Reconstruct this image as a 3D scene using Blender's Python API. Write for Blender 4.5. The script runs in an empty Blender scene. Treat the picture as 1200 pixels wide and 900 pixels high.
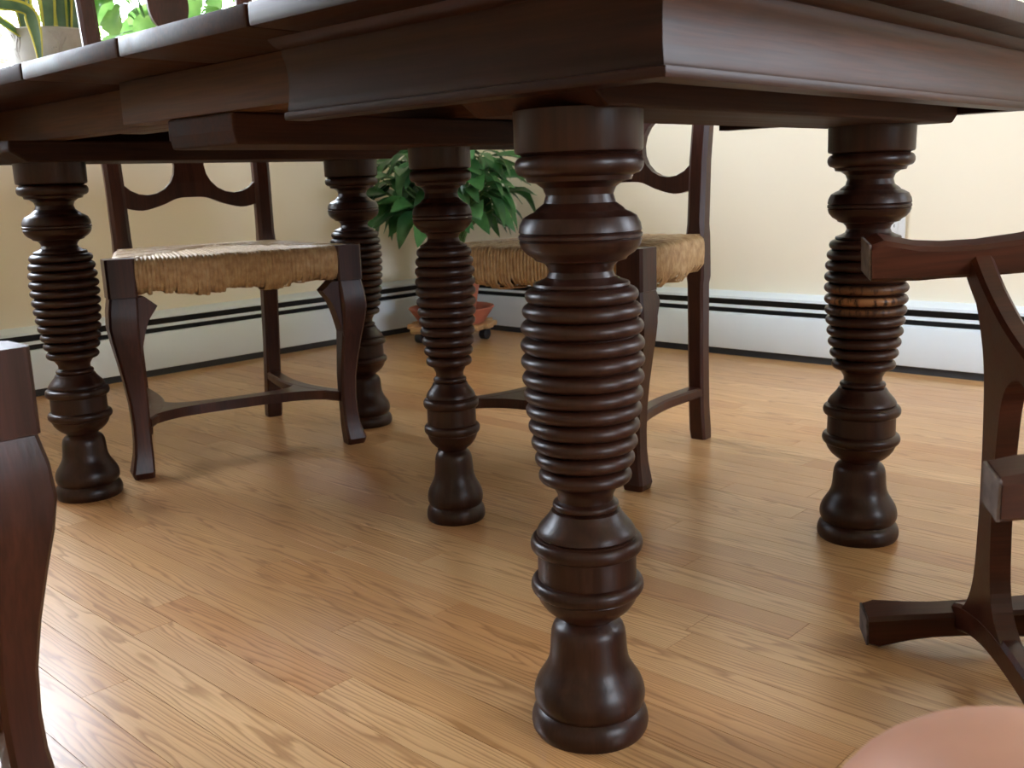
import bpy, bmesh, math, random
from mathutils import Vector, Matrix
from mathutils.geometry import tessellate_polygon
random.seed(7)
PI = math.pi
R = math.radians
SC = bpy.context.scene
C = SC.collection

# ------------------------------------------------------------------ camera, light, exposure
CAM_H = 0.57
PITCH, ROLL, HEAD = 11.5, -2.0, -43.5          # degrees
def cam_axes():
    p, r, h = R(PITCH), R(ROLL), R(HEAD)
    def room(w):
        return Vector((w[0]*math.cos(h)+w[1]*math.sin(h), -w[0]*math.sin(h)+w[1]*math.cos(h), w[2]))
    right, up, fwd = Vector((1, 0, 0)), Vector((0, math.sin(p), math.cos(p))), Vector((0, math.cos(p), -math.sin(p)))
    rr = right*math.cos(r)+up*math.sin(r)
    uu = -right*math.sin(r)+up*math.cos(r)
    return room(rr), room(uu), room(fwd)
AX = cam_axes()
cd = bpy.data.cameras.new('camera')
cd.sensor_width = 36.0
cd.lens = 36.0*1165/1200
cd.clip_start = 0.02
cd.dof.use_dof = True
cd.dof.focus_distance = 1.35
cd.dof.aperture_fstop = 13.0
cam = bpy.data.objects.new('camera', cd)
C.objects.link(cam)
cam.matrix_world = Matrix(((AX[0].x, AX[1].x, -AX[2].x, 0), (AX[0].y, AX[1].y, -AX[2].y, 0),
                           (AX[0].z, AX[1].z, -AX[2].z, CAM_H), (0, 0, 0, 1)))
SC.camera = cam

SKY = (0.87, 0.96, 1.10)
w = bpy.data.worlds.new('overcast_sky')
SC.world = w
w.use_nodes = True
w.node_tree.nodes['Background'].inputs['Color'].default_value = (*SKY, 1)
w.node_tree.nodes['Background'].inputs['Strength'].default_value = 14.0

SC.view_settings.view_transform = 'Standard'
SC.view_settings.look = 'None'
SC.view_settings.gamma = 1.0
SC.view_settings.use_curve_mapping = False
SC.view_settings.exposure = 1.1
SC.cycles.use_denoising = True
SC.cycles.max_bounces = 10
SC.cycles.diffuse_bounces = 6
SC.cycles.transparent_max_bounces = 16
SC.cycles.sample_clamp_indirect = 8.0

# room extents (metres); x runs along the back wall, y towards it
XL, XR, YF, YB, ZC = -3.03, 3.10, -3.2, 2.82, 2.45
# openings: (axis range, z range)
WIN_L = (-0.10, 2.15, 0.85, 2.12)       # left wall, y range
WIN_B = (0.65, 1.50, 0.90, 2.10)        # back wall, x range
WIN_R = (0.30, 1.50, 0.95, 2.00)       # right wall window, y range

def portal(name, loc, rot, sx, sy):
    l = bpy.data.lights.new(name, 'AREA')
    l.shape = 'RECTANGLE'; l.size = sx; l.size_y = sy
    l.cycles.is_portal = True
    o = bpy.data.objects.new(name, l); C.objects.link(o)
    o.location = loc; o.rotation_euler = rot
portal('daylight_opening', (XL-0.02, (WIN_L[0]+WIN_L[1])/2, (WIN_L[2]+WIN_L[3])/2), (R(90), 0, R(-90)), WIN_L[1]-WIN_L[0], WIN_L[3]-WIN_L[2])
portal('daylight_opening', ((WIN_B[0]+WIN_B[1])/2, YB+0.02, (WIN_B[2]+WIN_B[3])/2), (R(-90), 0, 0), WIN_B[1]-WIN_B[0], WIN_B[3]-WIN_B[2])
portal('daylight_opening', (XR+0.02, (WIN_R[0]+WIN_R[1])/2, (WIN_R[2]+WIN_R[3])/2), (R(90), 0, R(90)), WIN_R[1]-WIN_R[0], WIN_R[3]-WIN_R[2])

# ------------------------------------------------------------------ materials
class NT:
    def __init__(s, name):
        s.m = bpy.data.materials.new(name); s.m.use_nodes = True
        s.t = s.m.node_tree; s.n = s.t.nodes; s.b = s.n['Principled BSDF']
    def add(s, typ, **kw):
        n = s.n.new(typ)
        for k, v in kw.items():
            if k in n.inputs: n.inputs[k].default_value = v
            else: setattr(n, k, v)
        return n
    def link(s, a, b): s.t.links.new(a, b)
    def ramp(s, fac, stops):
        r = s.add('ShaderNodeValToRGB'); e = r.color_ramp.elements
        while len(e) < len(stops): e.new(0.5)
        for i, (p, c) in enumerate(stops):
            e[i].position = p; e[i].color = (*c, 1) if len(c) == 3 else c
        s.link(fac, r.inputs['Fac']); return r.outputs['Color']
    def mix(s, fac, a, b, mode='MIX'):
        n = s.add('ShaderNodeMix', data_type='RGBA', blend_type=mode)
        for sock, v in ((n.inputs[0], fac), (n.inputs[6], a), (n.inputs[7], b)):
            if isinstance(v, (int, float)): sock.default_value = v
            elif isinstance(v, tuple): sock.default_value = (*v, 1)
            else: s.link(v, sock)
        return n.outputs[2]
    def coords(s, scale=(1, 1, 1), rnd=0.0):
        tc = s.add('ShaderNodeTexCoord'); mp = s.add('ShaderNodeMapping')
        mp.inputs['Scale'].default_value = scale
        if rnd:
            oi = s.add('ShaderNodeObjectInfo'); mu = s.add('ShaderNodeMath', operation='MULTIPLY'); mu.inputs[1].default_value = rnd
            s.link(oi.outputs['Random'], mu.inputs[0])
            ad = s.add('ShaderNodeVectorMath', operation='ADD')
            s.link(tc.outputs['Object'], ad.inputs[0]); s.link(mu.outputs[0], ad.inputs[1])
            s.link(ad.outputs[0], mp.inputs['Vector'])
        else: s.link(tc.outputs['Object'], mp.inputs['Vector'])
        return mp.outputs['Vector']
    def noise(s, vec, scale, detail=4, rough=0.55, dist=0.0):
        n = s.add('ShaderNodeTexNoise'); n.inputs['Scale'].default_value = scale; n.inputs['Detail'].default_value = detail
        n.inputs['Roughness'].default_value = rough; n.inputs['Distortion'].default_value = dist
        s.link(vec, n.inputs['Vector']); return n.outputs['Fac']
    def bump(s, h, strength=0.2, dist=0.002):
        b = s.add('ShaderNodeBump'); b.inputs['Strength'].default_value = strength; b.inputs['Distance'].default_value = dist
        s.link(h, b.inputs['Height']); s.link(b.outputs['Normal'], s.b.inputs['Normal'])
    def set(s, **kw):
        for k, v in kw.items():
            k = k.replace('_', ' ')
            if isinstance(v, tuple) and len(v) == 3: v = (*v, 1)
            if hasattr(v, 'is_output'): s.link(v, s.b.inputs[k])
            else: s.b.inputs[k].default_value = v

def plain(name, col, rough=0.5, var=0.06, scale=8, bump=0.0, metal=0.0, spec=0.5):
    t = NT(name); n = t.noise(t.coords(), scale)
    a = tuple(c*(1-var) for c in col); b = tuple(min(1, c*(1+var)) for c in col)
    t.set(Base_Color=t.ramp(n, [(0.3, a), (0.7, b)]), Roughness=rough, Metallic=metal)
    t.b.inputs['Specular IOR Level'].default_value = spec
    if bump:
        t.bump(t.noise(t.coords(), scale*30, 2), bump, 0.001)
    return t.m

def stained_wood(name, axis, dark, light, rough=0.3, rnd=0.0, coat=0.0, wear=None):
    t = NT(name)
    s = [26, 26, 26]; s[axis] = 1.6
    s2 = [240, 240, 240]; s2[axis] = 9
    g = t.noise(t.coords(tuple(s), rnd), 1.0, 6, 0.6, 0.6)
    f = t.noise(t.coords(tuple(s2), rnd), 1.0, 2)
    big = t.noise(t.coords((3, 3, 3), rnd), 1.0, 2)
    col = t.ramp(g, [(0.28, dark), (0.72, light)])
    col = t.mix(0.45, col, t.ramp(f, [(0.35, (0.35, 0.33, 0.32)), (0.6, (1, 1, 1))]), 'MULTIPLY')
    col = t.mix(0.5, col, t.ramp(big, [(0.3, (0.65, 0.62, 0.6)), (0.7, (1.15, 1.1, 1.05))]), 'MULTIPLY')
    if wear:
        # scuffs where chair backs have rubbed the stain off: a band at the given height on one side
        z0, z1, ang = wear
        tc = t.add('ShaderNodeTexCoord'); sp = t.add('ShaderNodeSeparateXYZ'); t.link(tc.outputs['Object'], sp.inputs[0])
        band = t.add('ShaderNodeMapRange'); band.inputs['From Min'].default_value = 0; band.inputs['From Max'].default_value = (z1-z0)/2
        df = t.add('ShaderNodeMath', operation='SUBTRACT'); t.link(sp.outputs['Z'], df.inputs[0]); df.inputs[1].default_value = (z0+z1)/2
        ab = t.add('ShaderNodeMath', operation='ABSOLUTE'); t.link(df.outputs[0], ab.inputs[0]); t.link(ab.outputs[0], band.inputs['Value'])
        band.inputs['To Min'].default_value = 1; band.inputs['To Max'].default_value = 0
        dot = t.add('ShaderNodeVectorMath', operation='DOT_PRODUCT'); nm = t.add('ShaderNodeVectorMath', operation='NORMALIZE')
        cx = t.add('ShaderNodeCombineXYZ'); t.link(sp.outputs['X'], cx.inputs[0]); t.link(sp.outputs['Y'], cx.inputs[1])
        t.link(cx.outputs[0], nm.inputs[0]); t.link(nm.outputs[0], dot.inputs[0]); dot.inputs[1].default_value = (math.cos(ang), math.sin(ang), 0)
        sd = t.add('ShaderNodeMapRange'); t.link(dot.outputs['Value'], sd.inputs['Value']); sd.inputs['From Min'].default_value = 0.45; sd.inputs['From Max'].default_value = 0.8
        geo = t.add('ShaderNodeVectorMath', operation='LENGTH'); t.link(cx.outputs[0], geo.inputs[0])
        out = t.add('ShaderNodeMapRange'); t.link(geo.outputs['Value'], out.inputs['Value']); out.inputs['From Min'].default_value = 0.0555; out.inputs['From Max'].default_value = 0.0585
        m1 = t.add('ShaderNodeMath', operation='MULTIPLY'); t.link(band.outputs[0], m1.inputs[0]); t.link(sd.outputs[0], m1.inputs[1])
        m2 = t.add('ShaderNodeMath', operation='MULTIPLY'); t.link(m1.outputs[0], m2.inputs[0]); t.link(out.outputs[0], m2.inputs[1])
        m3 = t.add('ShaderNodeMath', operation='MULTIPLY'); t.link(m2.outputs[0], m3.inputs[0])
        wn = t.noise(t.coords((120, 120, 40)), 1.0, 3); t.link(t.ramp(wn, [(0.38, (0, 0, 0)), (0.55, (1, 1, 1))]), m3.inputs[1])
        col = t.mix(m3.outputs[0], col, (0.33, 0.15, 0.06))
    t.set(Base_Color=col, Roughness=t.ramp(g, [(0.2, (rough*0.8,)*3), (0.8, (rough*1.25,)*3)]))
    if coat:
        t.b.inputs['Coat Weight'].default_value = coat; t.b.inputs['Coat Roughness'].default_value = 0.18
    t.bump(f, 0.12, 0.001)
    return t.m

M = {}
TD, TL = (0.013, 0.0045, 0.0028), (0.046, 0.0150, 0.0080)
M['table_z'] = stained_wood('table oak upright grain', 2, TD, TL, 0.34)
M['table_wear'] = stained_wood('table oak scuffed', 2, TD, TL, 0.34, wear=(0.355, 0.405, R(-75)))
M['table_x'] = stained_wood('table oak grain along x', 0, TD, (0.062, 0.020, 0.0090), 0.42, 11)
M['table_y'] = stained_wood('table oak grain along y', 1, TD, (0.078, 0.025, 0.0095), 0.46, 11)
M['slide'] = stained_wood('slide rail brown wood', 0, (0.055, 0.022, 0.010), (0.15, 0.062, 0.025), 0.5, 11)
M['underside'] = stained_wood('table underframe matt wood', 1, TD, (0.070, 0.024, 0.011), 0.62, 11)
M['underside'].node_tree.nodes['Principled BSDF'].inputs['Specular IOR Level'].default_value = 0.2
CD, CL = (0.028, 0.0070, 0.0042), (0.085, 0.0230, 0.0115)
M['chair'] = stained_wood('chair mahogany stain', 2, CD, CL, 0.34, 0)
M['chair'].node_tree.nodes['Principled BSDF'].inputs['Specular IOR Level'].default_value = 0.35
M['worn_end'] = plain('worn grey end grain', (0.12, 0.10, 0.095), 0.7, 0.5, 60)

for k in ('table_x', 'table_y', 'table_z', 'table_wear', 'slide'): M[k].node_tree.nodes['Principled BSDF'].inputs['Specular IOR Level'].default_value = 0.30
for k in ('table_x', 'table_y'): M[k].node_tree.nodes['Principled BSDF'].inputs['Specular IOR Level'].default_value = 0.2
def floor_oak():
    """plain-sawn oak: growth rings as nested parabolas along each board, their centre offset board by board"""
    t = NT('oak strip flooring')
    oi = t.add('ShaderNodeObjectInfo'); tc = t.add('ShaderNodeTexCoord'); sp = t.add('ShaderNodeSeparateXYZ'); t.link(tc.outputs['Object'], sp.inputs[0])
    def mth(op, a, b=None):
        n = t.add('ShaderNodeMath', operation=op)
        for i, v in enumerate((a, b)):
            if v is None: continue
            if isinstance(v, (int, float)): n.inputs[i].default_value = v
            else: t.link(v, n.inputs[i])
        return n.outputs[0]
    rnd = oi.outputs['Random']
    r2 = mth('FRACT', mth('MULTIPLY', rnd, 17.31)); r3 = mth('FRACT', mth('MULTIPLY', rnd, 71.7))
    y = mth('ADD', sp.outputs['Y'], mth('MULTIPLY', mth('SUBTRACT', r2, 0.5), 0.085))
    warp = t.noise(t.coords((2.2, 22, 1), 53.0), 1.0, 3, 0.55)
    slope = mth('MULTIPLY', mth('SUBTRACT', r3, 0.5), 15.0)
    f = mth('ADD', mth('MULTIPLY', mth('MULTIPLY', y, y), 3300), mth('ADD', mth('MULTIPLY', sp.outputs['X'], slope), mth('MULTIPLY', warp, 8.0)))
    ring = mth('FRACT', f)
    g = t.ramp(ring, [(0.0, (0.56, 0.46, 0.36)), (0.12, (0.68, 0.59, 0.49)), (0.36, (0.97, 0.96, 0.94)), (0.86, (1.04, 1.04, 1.03)), (1.0, (0.64, 0.54, 0.44))])
    fine = t.noise(t.coords((7, 520, 1), 53.0), 1.0, 3, 0.7)
    base = t.ramp(rnd, [(0.0, (0.60, 0.34, 0.150)), (0.25, (0.68, 0.43, 0.220)), (0.5, (0.57, 0.305, 0.13)), (0.75, (0.70, 0.45, 0.235)), (1.0, (0.53, 0.27, 0.115))])
    col = t.mix(0.85, base, g, 'MULTIPLY')
    col = t.mix(0.5, col, t.ramp(fine, [(0.32, (0.72, 0.66, 0.60)), (0.55, (1, 1, 1))]), 'MULTIPLY')
    blot = t.noise(t.coords((2.5, 12, 1), 53.0), 1.0, 3)
    col = t.mix(0.6, col, t.ramp(blot, [(0.3, (0.88, 0.80, 0.72)), (0.7, (1.06, 1.05, 1.03))]), 'MULTIPLY')
    t.set(Base_Color=col, Roughness=0.32)
    t.b.inputs['Coat Weight'].default_value = 0.25; t.b.inputs['Coat Roughness'].default_value = 0.24
    wob = t.noise(t.coords((4, 9, 1), 53.0), 1.0, 2)
    t.bump(wob, 0.10, 0.004)
    return t.m
M['floor'] = floor_oak()
M['subfloor'] = plain('dark joint gap', (0.05, 0.025, 0.012), 0.9)
M['wall'] = plain('cream wall paint', (0.87, 0.80, 0.655), 0.75, 0.015, 2.0, 0.08)
M['ceiling'] = plain('white ceiling paint', (0.82, 0.81, 0.78), 0.9, 0.01)
M['trim'] = plain('white trim paint', (0.80, 0.80, 0.79), 0.4, 0.02)
M['enamel'] = plain('white heater enamel', (0.74, 0.82, 0.90), 0.38, 0.02, 5)
M['heater_dark'] = plain('dark heater cavity', (0.025, 0.025, 0.027), 0.7, 0.2, 20)  # near-black also carries the painted shade of the toe gap
M['fin'] = plain('aluminium fin', (0.25, 0.25, 0.26), 0.5, 0.2, 30, metal=0.7)
M['plastic'] = plain('white switch plastic', (0.80, 0.84, 0.88), 0.35, 0.01)
M['terracotta'] = plain('terracotta plastic', (0.44, 0.135, 0.085), 0.5, 0.12, 12)
M['soil'] = plain('potting soil', (0.04, 0.026, 0.017), 0.95, 0.4, 60)
M['pine'] = stained_wood('pine dolly slat', 0, (0.45, 0.26, 0.12), (0.62, 0.40, 0.20), 0.5, 7)
M['rubber'] = plain('black caster rubber', (0.015, 0.015, 0.017), 0.45)
M['stoneware'] = plain('grey stoneware', (0.40, 0.36, 0.32), 0.65, 0.1, 25, 0.1)
M['bark'] = plain('bark', (0.14, 0.09, 0.06), 0.9, 0.3, 30)
M['grass'] = plain('lawn', (0.16, 0.20, 0.09), 0.9, 0.35, 9)

def leaf_mat(name, a, b, rough=0.35, trans=0.0, rnd=17.0):
    t = NT(name); n = t.noise(t.coords((14, 14, 14), rnd), 1.0, 3)
    oi = t.add('ShaderNodeObjectInfo')
    c = t.ramp(n, [(0.3, a), (0.7, b)])
    c = t.mix(0.5, c, t.ramp(oi.outputs['Random'], [(0, (0.6, 0.65, 0.6)), (1, (1.3, 1.3, 1.1))]), 'MULTIPLY')
    t.set(Base_Color=c, Roughness=rough)
    if trans:
        tr = t.add('ShaderNodeBsdfTranslucent'); t.link(c, tr.inputs['Color'])
        mx = t.add('ShaderNodeMixShader'); mx.inputs[0].default_value = trans
        t.link(t.b.outputs[0], mx.inputs[1]); t.link(tr.outputs[0], mx.inputs[2]); t.link(mx.outputs[0], t.n['Material Output'].inputs['Surface'])
    return t.m
M['lily'] = leaf_mat('peace lily leaf', (0.030, 0.115, 0.042), (0.075, 0.225, 0.080), 0.28, 0.25)
M['petiole'] = plain('green leaf stalk', (0.10, 0.20, 0.06), 0.5)
M['pothos'] = leaf_mat('pothos leaf', (0.13, 0.30, 0.07), (0.30, 0.46, 0.15), 0.30, 0.35)
M['sword'] = leaf_mat('snake plant leaf', (0.06, 0.13, 0.07), (0.17, 0.27, 0.15), 0.4, 0.15)
M['sword_edge'] = leaf_mat('snake plant yellow margin', (0.55, 0.50, 0.06), (0.70, 0.62, 0.12), 0.4, 0.2)
M['shrub'] = leaf_mat('garden foliage', (0.12, 0.30, 0.05), (0.32, 0.55, 0.14), 0.5, 0.4)

def rush_mat():
    t = NT('rush cord'); n = t.noise(t.coords((60, 60, 60)), 1.0, 4); n2 = t.noise(t.coords((400, 400, 60)), 1.0, 2)
    c = t.ramp(n, [(0.25, (0.35, 0.20, 0.09)), (0.5, (0.51, 0.335, 0.165)), (0.8, (0.66, 0.49, 0.29))])
    c = t.mix(0.5, c, t.ramp(n2, [(0.3, (0.6, 0.55, 0.5)), (0.6, (1, 1, 1))]), 'MULTIPLY')
    t.set(Base_Color=c, Roughness=0.5); t.bump(n2, 0.4, 0.001); return t.m
M['rush'] = rush_mat()

def skin_mat():
    t = NT('skin'); n = t.noise(t.coords((12, 12, 12)), 1.0, 4); f = t.noise(t.coords((300, 300, 300)), 1.0, 2)
    t.set(Base_Color=t.ramp(n, [(0.3, (0.36, 0.175, 0.115)), (0.7, (0.43, 0.22, 0.15))]), Roughness=0.5)
    t.b.inputs['Subsurface Weight'].default_value = 0.15
    t.b.inputs['Subsurface Radius'].default_value = (0.01, 0.004, 0.002); t.b.inputs['Subsurface Scale'].default_value = 0.5
    t.bump(f, 0.08, 0.0005); return t.m
M['skin'] = skin_mat()
M['nail'] = plain('toenail', (0.70, 0.45, 0.36), 0.3)

def glass_mat():
    t = NT('window glass'); tr = t.add('ShaderNodeBsdfTransparent'); gl = t.add('ShaderNodeBsdfGlossy'); gl.inputs['Roughness'].default_value = 0.02
    fr = t.add('ShaderNodeFresnel'); fr.inputs['IOR'].default_value = 1.3
    mx = t.add('ShaderNodeMixShader'); t.link(fr.outputs[0], mx.inputs[0]); t.link(tr.outputs[0], mx.inputs[1]); t.link(gl.outputs[0], mx.inputs[2])
    t.link(mx.outputs[0], t.n['Material Output'].inputs['Surface']); return t.m
M['glass'] = glass_mat()

# ------------------------------------------------------------------ mesh helpers
def to_obj(name, bm, mat, parent=None, smooth=None):
    me = bpy.data.meshes.new(name)
    bmesh.ops.recalc_face_normals(bm, faces=bm.faces[:])
    bm.to_mesh(me); bm.free()
    for m in (mat if isinstance(mat, (list, tuple)) else [mat]): me.materials.append(M[m] if isinstance(m, str) else m)
    if smooth is not None:
        me.polygons.foreach_set('use_smooth', [True]*len(me.polygons))
        if smooth < 180: me.set_sharp_from_angle(angle=R(smooth))
    return link(name, me, parent)
def link(name, me, parent=None, loc=None, rot=None):
    o = bpy.data.objects.new(name, me); C.objects.link(o)
    if parent: o.parent = parent
    if loc is not None: o.location = loc
    if rot is not None: o.rotation_euler = rot
    return o
def tag(o, label, cat, group=None):
    o['label'] = label; o['category'] = cat
    if group: o['group'] = group
    return o
def struct(o, label=None):
    o['kind'] = 'structure'
    if label: o['label'] = label
    return o
def thing(name, label, cat, loc=(0, 0, 0), rotz=0.0, group=None):
    o = bpy.data.objects.new(name, None); C.objects.link(o); o.empty_display_size = 0.05
    o.location = loc; o.rotation_euler = (0, 0, rotz)
    return tag(o, label, cat, group)
def box(bm, x0, x1, y0, y1, z0, z1, bev=0.0):
    vs = [bm.verts.new(p) for p in ((x0, y0, z0), (x1, y0, z0), (x1, y1, z0), (x0, y1, z0), (x0, y0, z1), (x1, y0, z1), (x1, y1, z1), (x0, y1, z1))]
    fs = [bm.faces.new([vs[i] for i in q]) for q in ((3, 2, 1, 0), (4, 5, 6, 7), (0, 1, 5, 4), (1, 2, 6, 5), (2, 3, 7, 6), (3, 0, 4, 7))]
    if bev:
        bmesh.ops.bevel(bm, geom=list({e for f in fs for e in f.edges}), offset=bev, segments=2, affect='EDGES', profile=0.6)
def box_obj(name, ext, mat, parent=None, bev=0.0):
    bm = bmesh.new(); box(bm, *ext, bev); return to_obj(name, bm, mat, parent, 35 if bev else None)
def lathe(bm, prof, seg=48, cx=0, cy=0, cap=True, sx=1.0):
    rings = []
    for z, r in prof:
        rings.append([bm.verts.new((cx+r*sx*math.cos(2*PI*i/seg), cy+r*math.sin(2*PI*i/seg), z)) for i in range(seg)])
    for a, b in zip(rings, rings[1:]):
        for i in range(seg): bm.faces.new((a[i], a[(i+1) % seg], b[(i+1) % seg], b[i]))
    if cap: bm.faces.new(rings[0][::-1]); bm.faces.new(rings[-1])
def sweep(bm, rings, cap=True):
    vr = [[bm.verts.new(p) for p in r] for r in rings]; n = len(vr[0])
    for a, b in zip(vr, vr[1:]):
        for i in range(n): bm.faces.new((a[i], a[(i+1) % n], b[(i+1) % n], b[i]))
    if cap: bm.faces.new(vr[0][::-1]); bm.faces.new(vr[-1])
    return vr
def rect_ring(cx, cy, z, sx, sy, ch=0.004):
    a, b = sx/2, sy/2
    return [(cx+x, cy+y, z) for x, y in ((-a+ch, -b), (a-ch, -b), (a, -b+ch), (a, b-ch), (a-ch, b), (-a+ch, b), (-a, b-ch), (-a, -b+ch))]
def tube(bm, pts, rad, seg=8):
    pts = [Vector(p) for p in pts]; rings = []
    up = Vector((0, 0, 1))
    for i, p in enumerate(pts):
        d = (pts[min(i+1, len(pts)-1)]-pts[max(i-1, 0)]).normalized()
        s = d.cross(up); s = s.normalized() if s.length > 1e-4 else Vector((1, 0, 0))
        t = s.cross(d); r = rad[i] if isinstance(rad, (list, tuple)) else rad
        rings.append([p+(s*math.cos(2*PI*k/seg)+t*math.sin(2*PI*k/seg))*r for k in range(seg)])
    sweep(bm, rings)
def prism(bm, outer, holes, lo, hi, place):
    """2-D outline (with holes) given thickness; place(u, v, w) -> 3-D point"""
    loops = [outer]+holes
    flat = [p for l in loops for p in l]
    tris = tessellate_polygon([[Vector((p[0], p[1], 0)) for p in l] for l in loops])
    A = [bm.verts.new(place(u, v, lo)) for u, v in flat]; B = [bm.verts.new(place(u, v, hi)) for u, v in flat]
    for t in tris:
        bm.faces.new([A[i] for i in t]); bm.faces.new([B[i] for i in reversed(t)])
    k = 0
    for l in loops:
        n = len(l)
        for i in range(n):
            a, b = k+i, k+(i+1) % n
            bm.faces.new((A[a], A[b], B[b], B[a]))
        k += n
def spline(pts, n=6):
    """Catmull-Rom through 2-D/3-D points"""
    P = [Vector(p) for p in pts]; out = []
    for i in range(len(P)-1):
        p0, p1, p2, p3 = P[max(i-1, 0)], P[i], P[i+1], P[min(i+2, len(P)-1)]
        for k in range(n):
            t = k/n
            out.append(0.5*((2*p1)+(p2-p0)*t+(2*p0-5*p1+4*p2-p3)*t*t+(3*p1-p0-3*p2+p3)*t**3))
    out.append(P[-1]); return out
def bevel_mod(o, wdt=0.003, seg=2):
    m = o.modifiers.new('bevel', 'BEVEL'); m.width = wdt; m.segments = seg; m.limit_method = 'ANGLE'; m.angle_limit = R(40)
    return o
def copy_tree(o, parent=None):
    c = o.copy(); C.objects.link(c); c.parent = parent
    for ch in list(o.children): copy_tree(ch, c)
    return c

# ------------------------------------------------------------------ room
def wall_with_hole(name, axis, at, thick, a0, a1, hole, label):
    """axis 'x': wall in plane x=at spanning y a0..a1"""
    bm = bmesh.new(); h0, h1, z0, z1 = hole if hole else (0, 0, 0, 0)
    lo, hi = sorted((at, at+thick))
    segs = [(a0, a1, 0, ZC)] if not hole else [(a0, h0, 0, ZC), (h1, a1, 0, ZC), (h0, h1, 0, z0), (h0, h1, z1, ZC)]
    for s0, s1, c0, c1 in segs:
        if axis == 'x': box(bm, lo, hi, s0, s1, c0, c1)
        else: box(bm, s0, s1, lo, hi, c0, c1)
    return struct(to_obj(name, bm, 'wall'), label)
T = 0.16
wall_with_hole('wall_left', 'x', XL, -T, YF-T, YB+T, WIN_L, 'cream painted wall under the plant window')
wall_with_hole('wall_back', 'y', YB, T, XL, XR, WIN_B, 'bright cream painted wall behind the table')
wall_with_hole('wall_right', 'x', XR, T, YF-T, YB+T, WIN_R, 'cream painted wall with a small window')
wall_with_hole('wall_front', 'y', YF, -T, XL, XR, None, 'cream painted wall facing the table')
struct(box_obj('ceiling', (XL-T, XR+T, YF-T, YB+T, ZC, ZC+0.1), 'ceiling'), 'plain white ceiling')

def window(name, axis, at, out, hole, mull, label, door=False):
    """frame, panes and mullions set into the thickness of the wall"""
    a0, a1, z0, z1 = hole; root = bpy.data.objects.new(name, None); C.objects.link(root); struct(root, label)
    d0, d1 = sorted((at+out*0.05, at+out*0.11)); f = 0.05
    def bx(nm, s0, s1, c0, c1, e0, e1, mat, bev=0.003):
        ext = (e0, e1, s0, s1, c0, c1) if axis == 'x' else (s0, s1, e0, e1, c0, c1)
        return box_obj(nm, ext, mat, root, bev)
    bx('jamb', a0, a0+f, z0, z1, d0, d1, 'trim'); bx('jamb', a1-f, a1, z0, z1, d0, d1, 'trim')
    bx('head', a0+f, a1-f, z1-f, z1, d0, d1, 'trim'); bx('bottom_rail', a0+f, a1-f, z0, z0+f*(1.6 if door else 1), d0, d1, 'trim')
    edges = [a0+f]
    for m in mull:
        bx('mullion', m-0.025, m+0.025, z0+f, z1-f, d0, d1, 'trim'); edges += [m-0.025, m+0.025]
    edges.append(a1-f); g = (d0+d1)/2
    for i in range(0, len(edges), 2):
        bx('pane', edges[i], edges[i+1], z0+f, z1-f, g-0.002, g+0.002, 'glass', 0)
    # casing on the room side
    c = 0.07; e0, e1 = sorted((at, at-out*0.018))
    bx('casing', a0-c, a0, z0 if not door else 0.0, z1+c, e0, e1, 'trim'); bx('casing', a1, a1+c, z0 if not door else 0.0, z1+c, e0, e1, 'trim')
    bx('casing', a0, a1, z1, z1+c, e0, e1, 'trim')
    return root, bx
W1, bx1 = window('window_1', 'x', XL, -1, WIN_L, (1.08,), 'bright window over the plant sill', False)
bx1('sill', WIN_L[0]-0.09, WIN_L[1]+0.09, 0.815, 0.85, XL-0.05, XL+0.24, 'trim', 0.006)
window('window_3', 'y', YB, 1, WIN_B, (1.07,), 'window in the back wall')
window('window_2', 'x', XR, 1, WIN_R, (0.90,), 'window in the right wall')

# --- floor: strip oak, one object per board for those in view
fl = struct(box_obj('floor', (XL-T, XR+T, YF-T, YB+T, -0.06, -0.0185), 'subfloor'), 'honey oak strip floor')
BW = 0.0585
boards = []
y = YB-0.004
rr = random.Random(3)
while y > YF:
    x = XL-rr.random()*0.8
    while x < XR:
        L = rr.choice((0.42, 0.55, 0.7, 0.85, 1.05, 1.3, 0.62))*(0.9+0.2*rr.random())
        x0, x1 = max(x, XL), min(x+L, XR)
        if x1-x0 > 0.03: boards.append((x0, x1, max(y-BW, YF), y))
        x += L
    y -= BW
def in_view(p):
    d = Vector(p)-Vector((0, 0, CAM_H)); z = d.dot(AX[2])
    if z < 0.2: return 0
    u, v = d.dot(AX[0])/z*1165, d.dot(AX[1])/z*1165
    return 1/z if abs(u) < 660 and abs(v) < 520 else 0
def board_mesh(bm, x0, x1, y0, y1, z0=0.0):
    g, ch, zt, zb = 0.0003, 0.00008, z0, z0-0.018
    a, b, c, d = x0+g, x1-g, y0+g, y1-g
    sweep(bm, [[(a, c, zb), (b, c, zb), (b, d, zb), (a, d, zb)], [(a, c, zt-ch), (b, c, zt-ch), (b, d, zt-ch), (a, d, zt-ch)],
               [(a+ch, c+ch, zt), (b-ch, c+ch, zt), (b-ch, d-ch, zt), (a+ch, d-ch, zt)]])
scored = []
for b in boards:
    ym = (b[2]+b[3])/2
    s = max(in_view((b[0]+(b[1]-b[0])*k/6, ym, 0)) for k in range(7))
    scored.append((s, b))
scored.sort(key=lambda q: -q[0])
restbm = bmesh.new()
for i, (s, b) in enumerate(scored):
    if s > 0 and i < 300:
        bm = bmesh.new(); cx, cy = (b[0]+b[1])/2, (b[2]+b[3])/2
        board_mesh(bm, b[0]-cx, b[1]-cx, b[2]-cy, b[3]-cy)
        o = to_obj('floorboard', bm, 'floor', fl); o.location = (cx, cy, 0)
    else: board_mesh(restbm, *b)
ro = to_obj('floorboards_beyond', restbm, 'floor', fl); ro['kind'] = 'stuff'

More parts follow.
